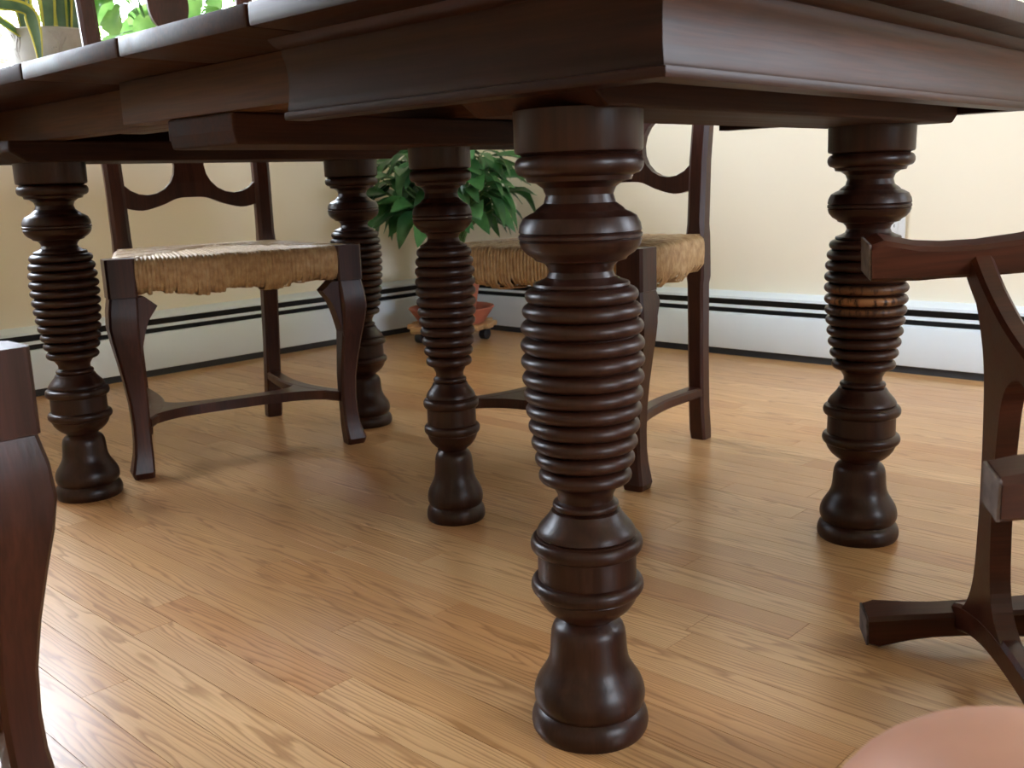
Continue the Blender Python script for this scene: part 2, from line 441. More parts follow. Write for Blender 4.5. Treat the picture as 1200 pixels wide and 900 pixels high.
# ------------------------------------------------------------------ dining table
TCX, TCY = -1.26, 1.115
tb = thing('dining_table', 'dark stained oak extension dining table with five turned beehive legs', 'table', (TCX, TCY, 0))
def leg_profile(k=1.0):
    p = []
    def bead(z, r, h, base, n=10):
        for i in range(n+1):
            a = -PI/2+PI*i/n
            p.append((z-h*math.sin(a), base+(r-base)*math.cos(a)))
    p += [(0.667, 0.0636), (0.629, 0.0632), (0.6265, 0.0622), (0.6250, 0.0575)]
    bead(0.6140, 0.0635, 0.0095, 0.056)
    p += [(0.6030, 0.0530), (0.5985, 0.0515), (0.5970, 0.0430), (0.592, 0.0362), (0.585, 0.0335), (0.577, 0.0358), (0.5715, 0.0430), (0.5690, 0.0450), (0.5668, 0.0500),
          (0.563, 0.0565), (0.556, 0.0602), (0.549, 0.0615), (0.5475, 0.0598), (0.5455, 0.0618), (0.5425, 0.0618), (0.541, 0.0598), (0.5395, 0.0612),
          (0.533, 0.0590), (0.527, 0.0540), (0.5225, 0.0470), (0.5200, 0.0455), (0.5175, 0.0375), (0.513, 0.0335), (0.5085, 0.0320), (0.503, 0.0345), (0.4995, 0.0410), (0.4970, 0.0480), (0.4945, 0.0490)]
    zs = [.4841, .4683, .4514, .4335, .4164, .3983, .381, .3644, .3469, .3292, .3114, .2925]
    rs = [.0563, .0595, .0614, .0621, .0621, .0614, .0602, .0586, .0565, .0541, .0509, .0475]
    for z, r in zip(zs, rs): bead(z, r+0.0012, 0.0083, r-0.0085)
    p += [(0.281, 0.0345), (0.272, 0.0295), (0.2655, 0.0292), (0.2640, 0.0310)]
    bead(0.2592, 0.0350, 0.004, 0.032, 8)
    p += [(0.2535, 0.0362), (0.248, 0.0392), (0.242, 0.0440), (0.236, 0.0492), (0.2315, 0.0518), (0.2285, 0.0525), (0.2270, 0.0510), (0.2260, 0.0535)]
    bead(0.2167, 0.0595, 0.0085, 0.0535)
    p += [(0.2078, 0.0522), (0.1785, 0.0524)]
    bead(0.1696, 0.0600, 0.0085, 0.0535)
    p += [(0.1600, 0.0540), (0.152, 0.0512), (0.1445, 0.0460), (0.1375, 0.0385), (0.133, 0.0310), (0.1300, 0.0288), (0.1282, 0.0305), (0.1255, 0.0345), (0.121, 0.0378), (0.115, 0.0398), (0.1064, 0.0408),
          (0.093, 0.0416), (0.083, 0.0430), (0.0745, 0.0462), (0.066, 0.0512), (0.058, 0.0562), (0.050, 0.0593), (0.043, 0.0604), (0.036, 0.0598), (0.031, 0.0578), (0.0285, 0.0560),
          (0.0265, 0.0580), (0.022, 0.0612), (0.016, 0.0632), (0.010, 0.0638), (0.0045, 0.0630), (0.0, 0.0605)]
    return [(z*0.95, r*0.95*1.02*k) for z, r in reversed(p)]
def leg_mesh(k, mat, seg=64):
    bm = bmesh.new(); lathe(bm, leg_profile(k), seg)
    me = bpy.data.meshes.new('turned_leg'); bmesh.ops.recalc_face_normals(bm, faces=bm.faces[:]); bm.to_mesh(me); bm.free()
    me.polygons.foreach_set('use_smooth', [True]*len(me.polygons)); me.set_sharp_from_angle(angle=R(27)); me.materials.append(M[mat]); return me
LM = leg_mesh(1.0, 'table_z'); LW = leg_mesh(1.0, 'table_wear'); LC = leg_mesh(0.82, 'table_z')
LEGS = {'F': (-0.615, 0.751), 'R': (-0.640, 1.460), 'L': (-1.888, 0.782), 'B': (-1.899, 1.479), 'C': (-1.215, 1.128)}
for i, (k, (x, y)) in enumerate(LEGS.items()):
    o = link('leg', LW if k == 'R' else LC if k == 'C' else LM, tb, (x-TCX, y-TCY, 0), (0, 0, 0 if k == 'R' else 1.3*i))
    if k == 'R': o['label'] = 'turned leg with stain scuffed off two ribs'
    if k == 'C': o['label'] = 'slimmer turned leg under the middle of the table'
def tpart(name, ext, mat, bev=0.003):
    x0, x1, y0, y1, z0, z1 = ext
    cx, cy = (x0+x1)/2, (y0+y1)/2
    bm = bmesh.new(); box(bm, x0-cx, x1-cx, y0-cy, y1-cy, z0, z1, bev)
    o = to_obj(name, bm, mat, tb, 35); o.location = (cx-TCX, cy-TCY, 0); return o
TY0, TY1 = 0.580, 1.650
AXN, AXF, AY0, AY1 = -0.450, -2.070, 0.655, 1.575      # apron faces
# tops: two half tops and two leaves
for nm, x0, x1 in (('half_top', -0.893, -0.390), ('leaf', -1.170, -0.896), ('leaf', -1.455, -1.173), ('half_top', -2.130, -1.458)):
    tpart(nm, (x0, x1, TY0, TY1, 0.7285, 0.7530), 'table_y' if nm == 'leaf' else 'table_x', 0.005)
# bolsters across the legs, with sloped ends
def bolster(x0, x1, y0, y1, z0, z1, s=0.03):
    bm = bmesh.new()
    ring = lambda x: [(x, y0+s, z0), (x, y1-s, z0), (x, y1, z0+0.018), (x, y1, z1), (x, y0, z1), (x, y0, z0+0.018)]
    sweep(bm, [[(a-TCX, b-TCY, c) for a, b, c in ring(x0)], [(a-TCX, b-TCY, c) for a, b, c in ring(x1)]])
    return bevel_mod(to_obj('bolster', bm, 'underside', tb), 0.003)
bolster(-0.715, -0.550, 0.685, 1.560, 0.632, 0.668)
bolster(-1.985, -1.810, 0.685, 1.560, 0.632, 0.668)
bolster(-1.300, -1.135, 0.704, 1.560, 0.628, 0.668, 0.004)
# telescoping slide rails
for x0, x1, y0, y1 in ((-1.42, -0.50, 0.700, 0.742), (-2.02, -1.06, 0.746, 0.788), (-1.62, -0.62, 0.792, 0.834),
                       (-1.62, -0.62, 1.396, 1.438), (-2.02, -1.06, 1.442, 1.484), (-1.42, -0.50, 1.488, 1.530),
                       (-2.02, -1.00, 1.094, 1.136), (-1.50, -0.50, 1.140, 1.182)):
    tpart('slide_rail', (x0, x1, y0, y1, 0.6685, 0.728), 'slide', 0.002)
# aprons with a hollow moulded face and a bottom lip
APR = [(0.000, 0.6440), (0.0015, 0.6475), (0.0005, 0.6525), (-0.0045, 0.6535), (-0.0040, 0.6560), (-0.0060, 0.6640), (-0.0075, 0.6740), (-0.0080, 0.6860), (-0.0068, 0.6980), (-0.0045, 0.7060), (-0.0015, 0.7120), (-0.0015, 0.7180), (0.006, 0.7200), (0.012, 0.7235), (0.016, 0.7280)]
def apron(p0, p1, nrm, m0, m1, mat):
    """from p0 to p1 with outward normal nrm; m0/m1: 1 where the end is mitred"""
    p0, p1, nrm = Vector((*p0, 0)), Vector((*p1, 0)), Vector((*nrm, 0)); d = (p1-p0).normalized()
    prof = APR+[(-0.030, 0.7280), (-0.030, 0.6440)]
    r0 = [p0+nrm*a+Vector((0, 0, z))-d*(a if m0 else 0)-Vector((TCX, TCY, 0)) for a, z in prof]
    r1 = [p1+nrm*a+Vector((0, 0, z))+d*(a if m1 else 0)-Vector((TCX, TCY, 0)) for a, z in prof]
    bm = bmesh.new(); sweep(bm, [r0, r1]); return to_obj('apron', bm, mat, tb, 38)
apron((AXN, AY0), (AXN, AY1), (1, 0), 1, 1, 'table_y')
apron((AXN, AY0), (-0.950, AY0), (0, -1), 1, 0, 'table_x'); apron((AXN, AY1), (-0.950, AY1), (0, 1), 1, 0, 'table_x')
apron((AXF, AY0), (AXF, AY1), (-1, 0), 1, 1, 'table_y')

# ------------------------------------------------------------------ rush-seat chair
def back_y(z):
    pts = [(0.0, -0.205), (0.05, -0.196), (0.25, -0.180), (0.44, -0.173), (0.6, -0.178), (0.8, -0.200), (1.0, -0.236), (1.2, -0.276)]
    for (a, ya), (b, yb) in zip(pts, pts[1:]):
        if z <= b: return ya+(yb-ya)*(z-a)/(b-a)
    return pts[-1][1]
def make_chair():
    ch = thing('rush_chair', 'x', 'chair', group='rush seat dining chairs')
    wood = 'chair'
    sec = [(0.448, 0, .056), (0.372, 0, .056), (0.371, -.002, .053), (0.345, .003, .056), (0.315, .005, .056), (0.285, .001, .052), (0.245, -.007, .046), (0.20, -.015, .040), (0.155, -.021, .036), (0.11, -.023, .034), (0.075, -.022, .034), (0.048, -.019, .037), (0.028, -.014, .041), (0.013, -.010, .044), (0.0, -.014, .039)]
    for s in (-1, 1):
        bm = bmesh.new(); rings = []
        for z, e, w_ in sec:
            cx, cy = 0.263+e-w_/2, 0.221+e-w_/2
            rings.append(rect_ring(s*cx, cy, z, w_, w_, 0.0045))
        sweep(bm, rings); lg = to_obj('front_leg', bm, wood, ch, 32)
        # pointed knee brackets under the seat block
        bm = bmesh.new(); out = [(0.0, 0.371), (0.018, 0.371), (0.040, 0.352)]+[tuple(p) for p in spline([(0.034, 0.343), (0.020, 0.322), (0.009, 0.290), (-0.002, 0.245)], 4)]+[(-0.012, 0.245), (-0.012, 0.371)]
        prism(bm, out, [], 0.172, 0.214, lambda u, v, w_: (s*(0.212-u), w_, v))
        bevel_mod(to_obj('knee_bracket', bm, wood, lg), 0.003)
        bm = bmesh.new(); out = [(0.0, 0.371), (0.012, 0.371), (0.026, 0.350)]+[tuple(p) for p in spline([(0.024, 0.338), (0.015, 0.312), (0.006, 0.280), (-0.002, 0.245)], 4)]+[(-0.012, 0.245), (-0.012, 0.371)]
        prism(bm, out, [], 0.214, 0.256, lambda u, v, w_: (s*w_, 0.170-u, v))
        bevel_mod(to_obj('knee_bracket', bm, wood, lg), 0.003)
        # rear leg running up into the back post
        bm = bmesh.new(); rings = []
        for z, x, sx, sy in ((0, .160, .036, .036), (.02, .160, .038, .038), (.08, .161, .036, .037), (.2, .164, .036, .036), (.345, .167, .037, .037), (.36, .168, .041, .040), (.445, .168, .041, .040), (.47, .168, .040, .038), (.6, .170, .040, .036), (.7, .172, .040, .035), (.8, .174, .040, .034), (.9, .177, .040, .033), (1.0, .180, .039, .032), (1.08, .183, .038, .031), (1.14, .186, .034, .028), (1.155, .186, .024, .020)):
            rings.append(rect_ring(s*x, back_y(z), z, sx, sy, 0.008 if 0.47 <= z else 0.005))
        sweep(bm, rings); to_obj('back_post', bm, wood, ch, 32)
        # curved side stretcher
        bm = bmesh.new(); c = spline([(0.216, 0.174), (0.192, 0.130), (0.168, 0.06), (0.155, -0.03), (0.156, -0.11), (0.162, -0.188)], 5); rings = []
        for i, p in enumerate(c):
            d = (c[min(i+1, len(c)-1)]-c[max(i-1, 0)]).normalized(); n = Vector((-d.y, d.x)); h = 0.0165
            a, b = p+n*h, p-n*h; a2, b2 = p+n*(h-.004), p-n*(h-.004)
            rings.append([(s*q.x, q.y, z) for q, z in ((a2, .098), (a, .102), (a, .116), (a2, .120), (b2, .120), (b, .116), (b, .102), (b2, .098))])
        sweep(bm, rings); to_obj('side_stretcher', bm, wood, ch, 32)
    # cross stretcher with flared ends
    fr = spline([(-0.200, 0.160), (-0.165, 0.132), (-0.12, 0.114), (-0.05, 0.108), (0, 0.107), (0.05, 0.108), (0.12, 0.114), (0.165, 0.132), (0.200, 0.160)], 4)
    bk = spline([(0.158, -0.005), (0.140, 0.040), (0.11, 0.062), (0.05, 0.070), (0, 0.071), (-0.05, 0.070), (-0.11, 0.062), (-0.140, 0.040), (-0.158, -0.005)], 4)
    bm = bmesh.new(); prism(bm, [tuple(p) for p in fr+bk], [], 0.0985, 0.1195, lambda u, v, w_: (u, v, w_))
    bevel_mod(to_obj('cross_stretcher', bm, wood, ch), 0.003)
    # lower back rail: wavy bottom, round cut-outs beside a centre column
    xi = 0.152
    bot = spline([(-xi, 0.540), (-0.115, 0.533), (-0.070, 0.544), (-0.035, 0.558), (0, 0.560), (0.035, 0.558), (0.070, 0.544), (0.115, 0.533), (xi, 0.540)], 4)
    def cut(s):   # opening from post round to post
        cx, cz, ra, rb = 0.100, 0.634, 0.066, 0.066; pts = []
        for i in range(17):
            a = R(-38)-R(284)*i/16
            pts.append((s*(cx+ra*math.cos(a)), cz+rb*math.sin(a)))
        return pts
    rc = cut(1); lc = cut(-1)[::-1]
    top = [(xi, 0.592)]+rc+[(xi, 0.676), (xi, 0.730), (0.10, 0.738), (0.045, 0.752), (0.024, 0.775), (0.017, 0.80), (0.016, 0.86), (0.022, 0.90), (-0.022, 0.90), (-0.016, 0.86), (-0.017, 0.80), (-0.024, 0.775), (-0.045, 0.752), (-0.10, 0.738), (-xi, 0.730), (-xi, 0.676)]+lc+[(-xi, 0.592)]
    bm = bmesh.new(); prism(bm, [tuple(p) for p in bot]+top, [], -0.009, 0.009, lambda u, v, w_: (u, back_y(v)+w_, v))
    bevel_mod(to_obj('back_rail', bm, wood, ch), 0.002)
    # oval medallion and crest
    ov = [(0.047*math.cos(R(a)), 1.003+0.066*math.sin(R(a))) for a in range(-70, 71, 10)]
    ol = [(-x, z) for x, z in reversed(ov)]
    bm = bmesh.new(); prism(bm, [(-0.013, 0.895), (0.013, 0.895), (0.014, 0.930)]+ov+[(0.014, 1.075), (0.016, 1.10), (-0.016, 1.10), (-0.014, 1.075)]+ol+[(-0.014, 0.930)], [], -0.008, 0.010, lambda u, v, w_: (u, back_y(v)+w_, v))
    bevel_mod(to_obj('splat', bm, wood, ch), 0.002)
    cb = spline([(-0.170, 1.090), (-0.10, 1.085), (0, 1.098), (0.10, 1.085), (0.170, 1.090)], 5); ct = spline([(0.170, 1.140), (0.10, 1.150), (0, 1.172), (-0.10, 1.150), (-0.170, 1.140)], 5)
    bm = bmesh.new(); prism(bm, [tuple(p) for p in cb+ct], [], -0.011, 0.011, lambda u, v, w_: (u, back_y(v)+w_, v))
    bevel_mod(to_obj('crest_rail', bm, wood, ch), 0.004)
    # seat rails hidden in the rush
    bm = bmesh.new(); prism(bm, [(-0.225, 0.195), (-0.155, -0.178), (0.155, -0.178), (0.225, 0.195)], [], 0.402, 0.438, lambda u, v, w_: (u, v, w_))
    seat = to_obj('seat', bm, 'rush', ch)
    # rush cords: four triangles of cords wrapped over the four rails
    rg = random.Random(5); bm = bmesh.new()
    def sp(u, v):
        hv = (v+1)/2; return Vector((u*(0.186+(0.252-0.186)*hv), -0.186+(0.216+0.186)*hv, 0))
    def cord(path, wv, hgt):
        rows = []
        for p, up in path:
            rows.append([bm.verts.new(p+wv*k+up*(hgt*math.sqrt(max(0, 1-(k/1.02)**2)))) if False else bm.verts.new(p+W_*k+up*h_) for W_, k, h_ in ((wv, -1, 0), (wv, -0.6, hgt*0.75), (wv, 0, hgt), (wv, 0.6, hgt*0.75), (wv, 1, 0))])
        for a, b in zip(rows, rows[1:]):
            for i in range(4): bm.faces.new((a[i], a[i+1], b[i+1], b[i]))
    N = 62; up = Vector((0, 0, 1))
    for side in range(4):
        for i in range(N):
            t = -1+2*(i+0.5)/N
            lim = 0.83
            if abs(t) > lim: continue
            def P_(t, s):
                return {0: sp(t, s), 1: sp(t, -s), 2: sp(s, t), 3: sp(-s, t)}[side]
            e1 = P_(t, 1.0); e0 = P_(t, abs(t)); outd = (e1-P_(t, 0.9)).normalized()
            wd = (P_(t+1.0/N, 1)-P_(t-1.0/N, 1))/2
            jz = rg.uniform(-0.0012, 0.0012); sag = 0.006*(1-abs(t))+rg.uniform(-0.004, 0.004)+(0.012*math.sin(t*5+side)**2*(1-abs(t)))
            hg = 0.0021
            path = []
            for k in range(4):
                q = e0.lerp(e1, k/4); c_ = 1-max(abs((q.x)/0.25), abs(q.y/0.2))
                path.append((q+up*(0.446+jz+0.007*max(c_, 0)), up))
            path.append((e1-outd*0.012+up*(0.4455+jz), up))
            for a in (25, 60, 90):
                path.append((e1-outd*0.012+outd*0.012*math.sin(R(a))+up*(0.4335+jz+0.012*math.cos(R(a))), outd*math.sin(R(a))+up*math.cos(R(a))))
            zb = 0.381-sag
            path += [(e1+up*(0.415)+outd*0.001, outd), (e1+up*(zb+0.012)-outd*0.001, outd), (e1-outd*0.012+up*zb, (outd-up).normalized()), (e1-outd*0.05+up*(zb-0.002), -up), (e1-outd*0.10+up*(0.390), -up)]
            cord(path, wd*1.04, hg)
    cw = to_obj('rush_cords', bm, 'rush', seat, 180); cw['kind'] = 'stuff'
    return ch
def place_chair(root, x, y, facing, label):
    root.location = (x, y, 0); root.rotation_euler = (0, 0, R(facing-90)); root['label'] = label
chair1 = make_chair()
chair2 = copy_tree(chair1); chair3 = copy_tree(chair1); chair4 = copy_tree(chair1)
place_chair(chair1, -2.025, 1.180, -17.0, 'rush seat chair pulled up to the table end below the plant window')
place_chair(chair2, -1.308, 1.614, -84.6, 'rush seat chair tucked under the table with its back to the bright cream wall')
place_chair(chair3, -1.129, 0.104, 90.0, 'rush seat chair drawn up to the long table side that faces away from the walls')
# the chair lying on its side
psi, tl, pt = R(37), R(10.0), R(-4.0)
U = Vector((math.cos(psi), math.sin(psi), 0)); F = Vector((-math.sin(psi), math.cos(psi), 0)); X = Vector((0, 0, -1))
q1 = Matrix.Rotation(tl, 3, U); F, X = q1 @ F, q1 @ X
q2 = Matrix.Rotation(pt, 3, F); U, X = q2 @ U, q2 @ X
rot = Matrix((X, F, U)).transposed()
zmin = 9
for c in chair1.children:
    if c.name.startswith('rush'): continue
    for v in c.data.vertices: zmin = min(zmin, (rot @ v.co).z)
bfoot = rot @ Vector((0.232, 0.19, 0))
chair4.rotation_euler = rot.to_euler()
chair4.location = (-0.475-bfoot.x, 1.115-bfoot.y, -zmin)
chair4['label'] = 'rush seat chair tipped over on its side on the oak floor with worn feet'
for s, sec in ((-1, 'f'), (1, 'f'), (-1, 'r')):   # scuffed felt-less feet of the tipped chair
    bm = bmesh.new()
    if sec == 'f': box(bm, s*0.231-0.0185, s*0.231+0.0185, 0.189-0.0185, 0.189+0.0185, -0.0025, 0.0005, 0.001)
    else: box(bm, s*0.160-0.0165, s*0.160+0.0165, -0.205-0.0165, -0.205+0.0165, -0.0025, 0.0005, 0.001)
    to_obj('foot_end', bm, 'worn_end', chair4)

# ------------------------------------------------------------------ baseboard heaters
def heater(axis, a0, a1, label):
    """axis 'y': along the left wall; 'x': along the back wall"""
    root = thing('baseboard_heater', label, 'heater', (XL, (a0+a1)/2, 0) if axis == 'y' else ((a0+a1)/2, YB, 0), group='baseboard heaters')
    h = (a1-a0)/2
    def part(nm, prof, mat, e0=-h, e1=h, sm=30):
        bm = bmesh.new()
        f = (lambda d, z, t: (d, t, z)) if axis == 'y' else (lambda d, z, t: (t, -d, z))
        sweep(bm, [[f(d, z, e0) for d, z in prof], [f(d, z, e1) for d, z in prof]]); return to_obj(nm, bm, mat, root, sm)
    part('back_plate', [(0, 0.0), (0.006, 0.0), (0.006, 0.190), (0, 0.190)], 'heater_dark')
    part('top_cover', [(0, 0.186), (0.0, 0.202), (0.030, 0.200), (0.050, 0.190), (0.052, 0.182), (0.050, 0.182), (0.047, 0.187), (0.028, 0.196)], 'enamel')
    part('damper', [(0.046, 0.1535), (0.053, 0.1535), (0.050, 0.1625), (0.044, 0.1625)], 'enamel')
    part('front_panel', [(0.050, 0.022), (0.056, 0.022), (0.058, 0.030), (0.058, 0.128), (0.054, 0.136), (0.046, 0.138), (0.046, 0.134), (0.052, 0.130), (0.052, 0.030)], 'enamel')
    part('heating_pipe', [(0.028+0.011*math.cos(2*PI*k/10), 0.09+0.011*math.sin(2*PI*k/10)) for k in range(10)], 'heater_dark')
    part('fin_block', [(0.008, 0.06), (0.044, 0.06), (0.044, 0.12), (0.008, 0.12)], 'fin', -h+0.1, h-0.1)
    part('toe_gap_shade', [(0.006, 0.0), (0.050, 0.0), (0.048, 0.020), (0.006, 0.020)], 'heater_dark')  # near-black fill painting the shade of the open gap below the front panel
    part('end_cap', [(0, 0.0), (0.058, 0.0), (0.059, 0.14), (0.052, 0.196), (0.0, 0.203)], 'enamel', *((h-0.03, h) if axis == 'x' else (-h, -h+0.03)))
    return root
heater('y', -0.6, YB-0.003, 'white enamel baseboard heater under the plant window')
heater('x', XL+0.062, -0.02, 'white enamel baseboard heater along the bright cream wall')

# ------------------------------------------------------------------ wall outlet
ol = thing('wall_outlet', 'small white outlet plate on the bright cream wall', 'outlet', (-1.164, YB, 0.372))
bm = bmesh.new(); box(bm, -0.036, 0.036, -0.006, 0.0, 0, 0.116, 0.0025); to_obj('cover_plate', bm, 'plastic', ol, 35)
for z in (0.038, 0.078):
    bm = bmesh.new(); box(bm, -0.0165, 0.0165, -0.008, -0.005, z-0.0135, z+0.0135, 0.001); sk = to_obj('socket', bm, 'plastic', ol, 35)
    for dx in (-0.006, 0.006):
        bm = bmesh.new(); box(bm, dx-0.001, dx+0.001, -0.0085, -0.0075, z-0.004, z+0.005); to_obj('slot', bm, 'heater_dark', sk)
bm = bmesh.new(); lathe(bm, [(0, 0.0028), (0.001, 0.002)], 12); o = to_obj('screw', bm, 'fin', ol); o.location = (0, -0.006, 0.058); o.rotation_euler = (R(90), 0, 0)

# ------------------------------------------------------------------ corner plant on a dolly
def leaf_blade(length, width, fold=0.25, droop=0.35, n=7, tip=1.0, heart=False):
    """blade along +x from the origin, curving down; returns bmesh"""
    bm = bmesh.new(); rows = []
    for i in range(n+1):
        t = i/n
        wd = width*(math.sin(PI*min(1, t**0.72*0.98+0.02))**(0.85))*(1 if t < 0.98 else 0.1)
        if heart: wd = width*(0.05+1.25*math.sqrt(max(0, t+0.03))*(1-t)**0.62*1.25) if t < 0.99 else 0.0005
        wd = max(wd, 0.0006)
        x = length*(t-droop*0.35*t*t); z = -droop*length*t*t*0.75
        back = -0.12*length*(1-t)**6 if heart else 0
        rows.append([bm.verts.new((x+back*abs(k), k*wd/2, z+abs(k)*wd*fold*0.5+0.004*math.sin(9*t+3*k)*abs(k))) for k in (-1, -0.5, 0, 0.5, 1)])
    for a, b in zip(rows, rows[1:]):
        for i in range(4): bm.faces.new((a[i], a[i+1], b[i+1], b[i]))
    return bm
def mesh_of(bm, name, mats):
    me = bpy.data.meshes.new(name); bmesh.ops.recalc_face_normals(bm, faces=bm.faces[:]); bm.to_mesh(me); bm.free()
    me.polygons.foreach_set('use_smooth', [True]*len(me.polygons))
    for m in mats: me.materials.append(M[m])
    return me
PX, PY = -2.660, 2.495
dol = thing('plant_dolly', 'round slatted wooden plant dolly on black casters in the corner', 'plant dolly', (PX, PY, 0), R(20))
for i in range(5):
    yc = -0.12+0.06*i; hw = math.sqrt(0.155**2-yc**2) if abs(yc) < 0.15 else 0.09
    bm = bmesh.new(); box(bm, -hw, hw, yc-0.026, yc+0.026, 0.052, 0.070, 0.003); to_obj('slat', bm, 'pine', dol, 35)
for yc in (-0.085, 0.085):
    bm = bmesh.new(); box(bm, yc-0.02, yc+0.02, -0.13, 0.13, 0.042, 0.0515, 0.002); to_obj('batten', bm, 'pine', dol, 35)
for a in (35, 125, 215, 305):
    cx, cy = 0.12*math.cos(R(a)), 0.12*math.sin(R(a))
    bm = bmesh.new(); lathe(bm, [(-0.016, 0.012), (-0.013, 0.019), (0.013, 0.019), (0.016, 0.012)], 20)
    o = to_obj('caster', bm, 'rubber', dol, 35); o.location = (cx, cy, 0.019); o.rotation_euler = (R(90), 0, R(a+40))
    bm = bmesh.new(); box(bm, -0.012, 0.012, -0.018, 0.018, 0.012, 0.024, 0.003); to_obj('fork', bm, 'rubber', o, 35).rotation_euler = (R(-90), 0, 0)
sc = thing('plant_saucer', 'wide terracotta coloured plastic saucer on the wooden dolly', 'saucer', (PX, PY, 0.0705))
bm = bmesh.new(); lathe(bm, [(0.0, 0.118), (0.004, 0.122), (0.048, 0.152), (0.055, 0.158), (0.058, 0.156), (0.056, 0.150), (0.050, 0.145), (0.008, 0.115), (0.006, 0.02)], 40)
to_obj('dish', bm, 'terracotta', sc, 40)
lily = thing('potted_peace_lily', 'bushy green peace lily in a terracotta pot in the corner', 'plant', (PX, PY, 0.077))
bm = bmesh.new(); lathe(bm, [(0.0, 0.078), (0.005, 0.082), (0.165, 0.112), (0.166, 0.122), (0.192, 0.126), (0.195, 0.123), (0.190, 0.118), (0.168, 0.112)], 40); to_obj('pot', bm, 'terracotta', lily, 40)
bm = bmesh.new(); lathe(bm, [(0.160, 0.108), (0.170, 0.110), (0.174, 0.06), (0.176, 0.004)], 24); to_obj('soil', bm, 'soil', lily, 60)
LV = [mesh_of(leaf_blade(l, wd, 0.3, dr), 'lily_leaf', ['lily']) for l, wd, dr in ((0.17, 0.066, 0.45), (0.15, 0.060, 0.7), (0.19, 0.075, 0.3), (0.13, 0.052, 0.9))]
rg = random.Random(21)
for i in range(180):
    az = rg.uniform(0, 2*PI); k = rg.random()
    reach = 0.03+0.20*math.sqrt(rg.random()); hz = 0.34+0.30*rg.random()*(1-0.35*reach/0.23)+0.04
    if hz < 0.42: reach = max(reach, 0.14)
    b0 = Vector((0.04*math.cos(az+1)*k, 0.04*math.sin(az+1)*k, 0.172)); tip = Vector((reach*math.cos(az), reach*math.sin(az), hz))
    # keep clear of the walls
    if PX+tip.x < XL+0.21: tip.x = XL+0.21-PX
    if PY+tip.y > YB-0.21: tip.y = YB-0.21-PY
    bm = bmesh.new(); mid = b0.lerp(tip, 0.55)+Vector((-0.2*reach*math.cos(az), -0.2*reach*math.sin(az), 0.03))
    tube(bm, spline([b0, mid, tip], 3), [0.0032]*6+[0.0022], 5)
    stalk = to_obj('leaf_stalk', bm, 'petiole', lily, 180)
    lf = link('leaf', rg.choice(LV), stalk, tip, (rg.uniform(-0.5, 0.5), rg.uniform(-0.35, 0.55), az+rg.uniform(-0.5, 0.5)))
    s_ = rg.uniform(0.8, 1.15); lf.scale = (s_, s_, s_)

# ------------------------------------------------------------------ plants on the window sill
SZ = 0.8505
sx0, sy0 = -2.925, 1.262
sn = thing('potted_snake_plant', 'snake plant in a grey stoneware pot embossed with leafy vines on the sill', 'plant', (sx0, sy0, SZ))
bm = bmesh.new(); lathe(bm, [(0.0, 0.088), (0.004, 0.092), (0.09, 0.110), (0.158, 0.118), (0.168, 0.120), (0.172, 0.117), (0.168, 0.111), (0.150, 0.106)], 48)
pot = to_obj('pot', bm, 'stoneware', sn, 45)
bm = bmesh.new(); lathe(bm, [(0.140, 0.100), (0.150, 0.1065), (0.152, 0.004)], 24); to_obj('soil', bm, 'soil', sn, 60)
def pot_pt(a, z, lift=0.001):
    r = 0.092+(z-0.004)*(0.118-0.092)/0.154+lift; return (r*math.cos(a), r*math.sin(a), z)
for a0 in [R(-72+k*60) for k in range(6)]:      # embossed vines
    bm = bmesh.new(); tube(bm, [pot_pt(a0+0.10*math.sin(k*0.7), 0.012+0.0145*k) for k in range(11)], 0.0034, 6)
    for k in range(5):
        z = 0.022+0.028*k; sd = 1 if k % 2 else -1; ab = a0+0.10*math.sin((z-0.012)/0.0145*0.7)
        lp = [(0, 0), (0.05, 0.004), (0.13, 0.022), (0.19, 0.040), (0.12, 0.040), (0.04, 0.022), (0, 0)]
        tube(bm, [pot_pt(ab+sd*u*1.1, min(z+v, 0.158)) for u, v in lp], 0.0028, 5)
    to_obj('embossed_vine', bm, 'stoneware', pot, 60)
def sword(path, wid, nrm, parent, nm='leaf'):
    """strap leaf with yellow margins along a 3-D path"""
    pts = spline(path, 5); bm = bmesh.new(); rows = []; n = len(pts); nrm = Vector(nrm)
    for i, p in enumerate(pts):
        t = i/(n-1); d = (pts[min(i+1, n-1)]-pts[max(i-1, 0)]).normalized(); s_ = d.cross(nrm).normalized(); f_ = s_.cross(d)
        w_ = wid*(0.75+0.5*min(1, t*2.5))*(1 if t < 0.7 else max(0.03, 1-((t-0.7)/0.3)**1.6))/2
        rows.append([bm.verts.new(p+s_*w_*k+f_*w_*0.35*k*k) for k in (-1, -0.72, 0, 0.72, 1)])
    for a, b in zip(rows, rows[1:]):
        for k in range(4):
            f = bm.faces.new((a[k], a[k+1], b[k+1], b[k])); f.material_index = 1 if k in (0, 3) else 0
    o = to_obj(nm, bm, ['sword', 'sword_edge'], parent, 180); so = o.modifiers.new('thick', 'SOLIDIFY'); so.thickness = 0.003; return o
rg = random.Random(9)
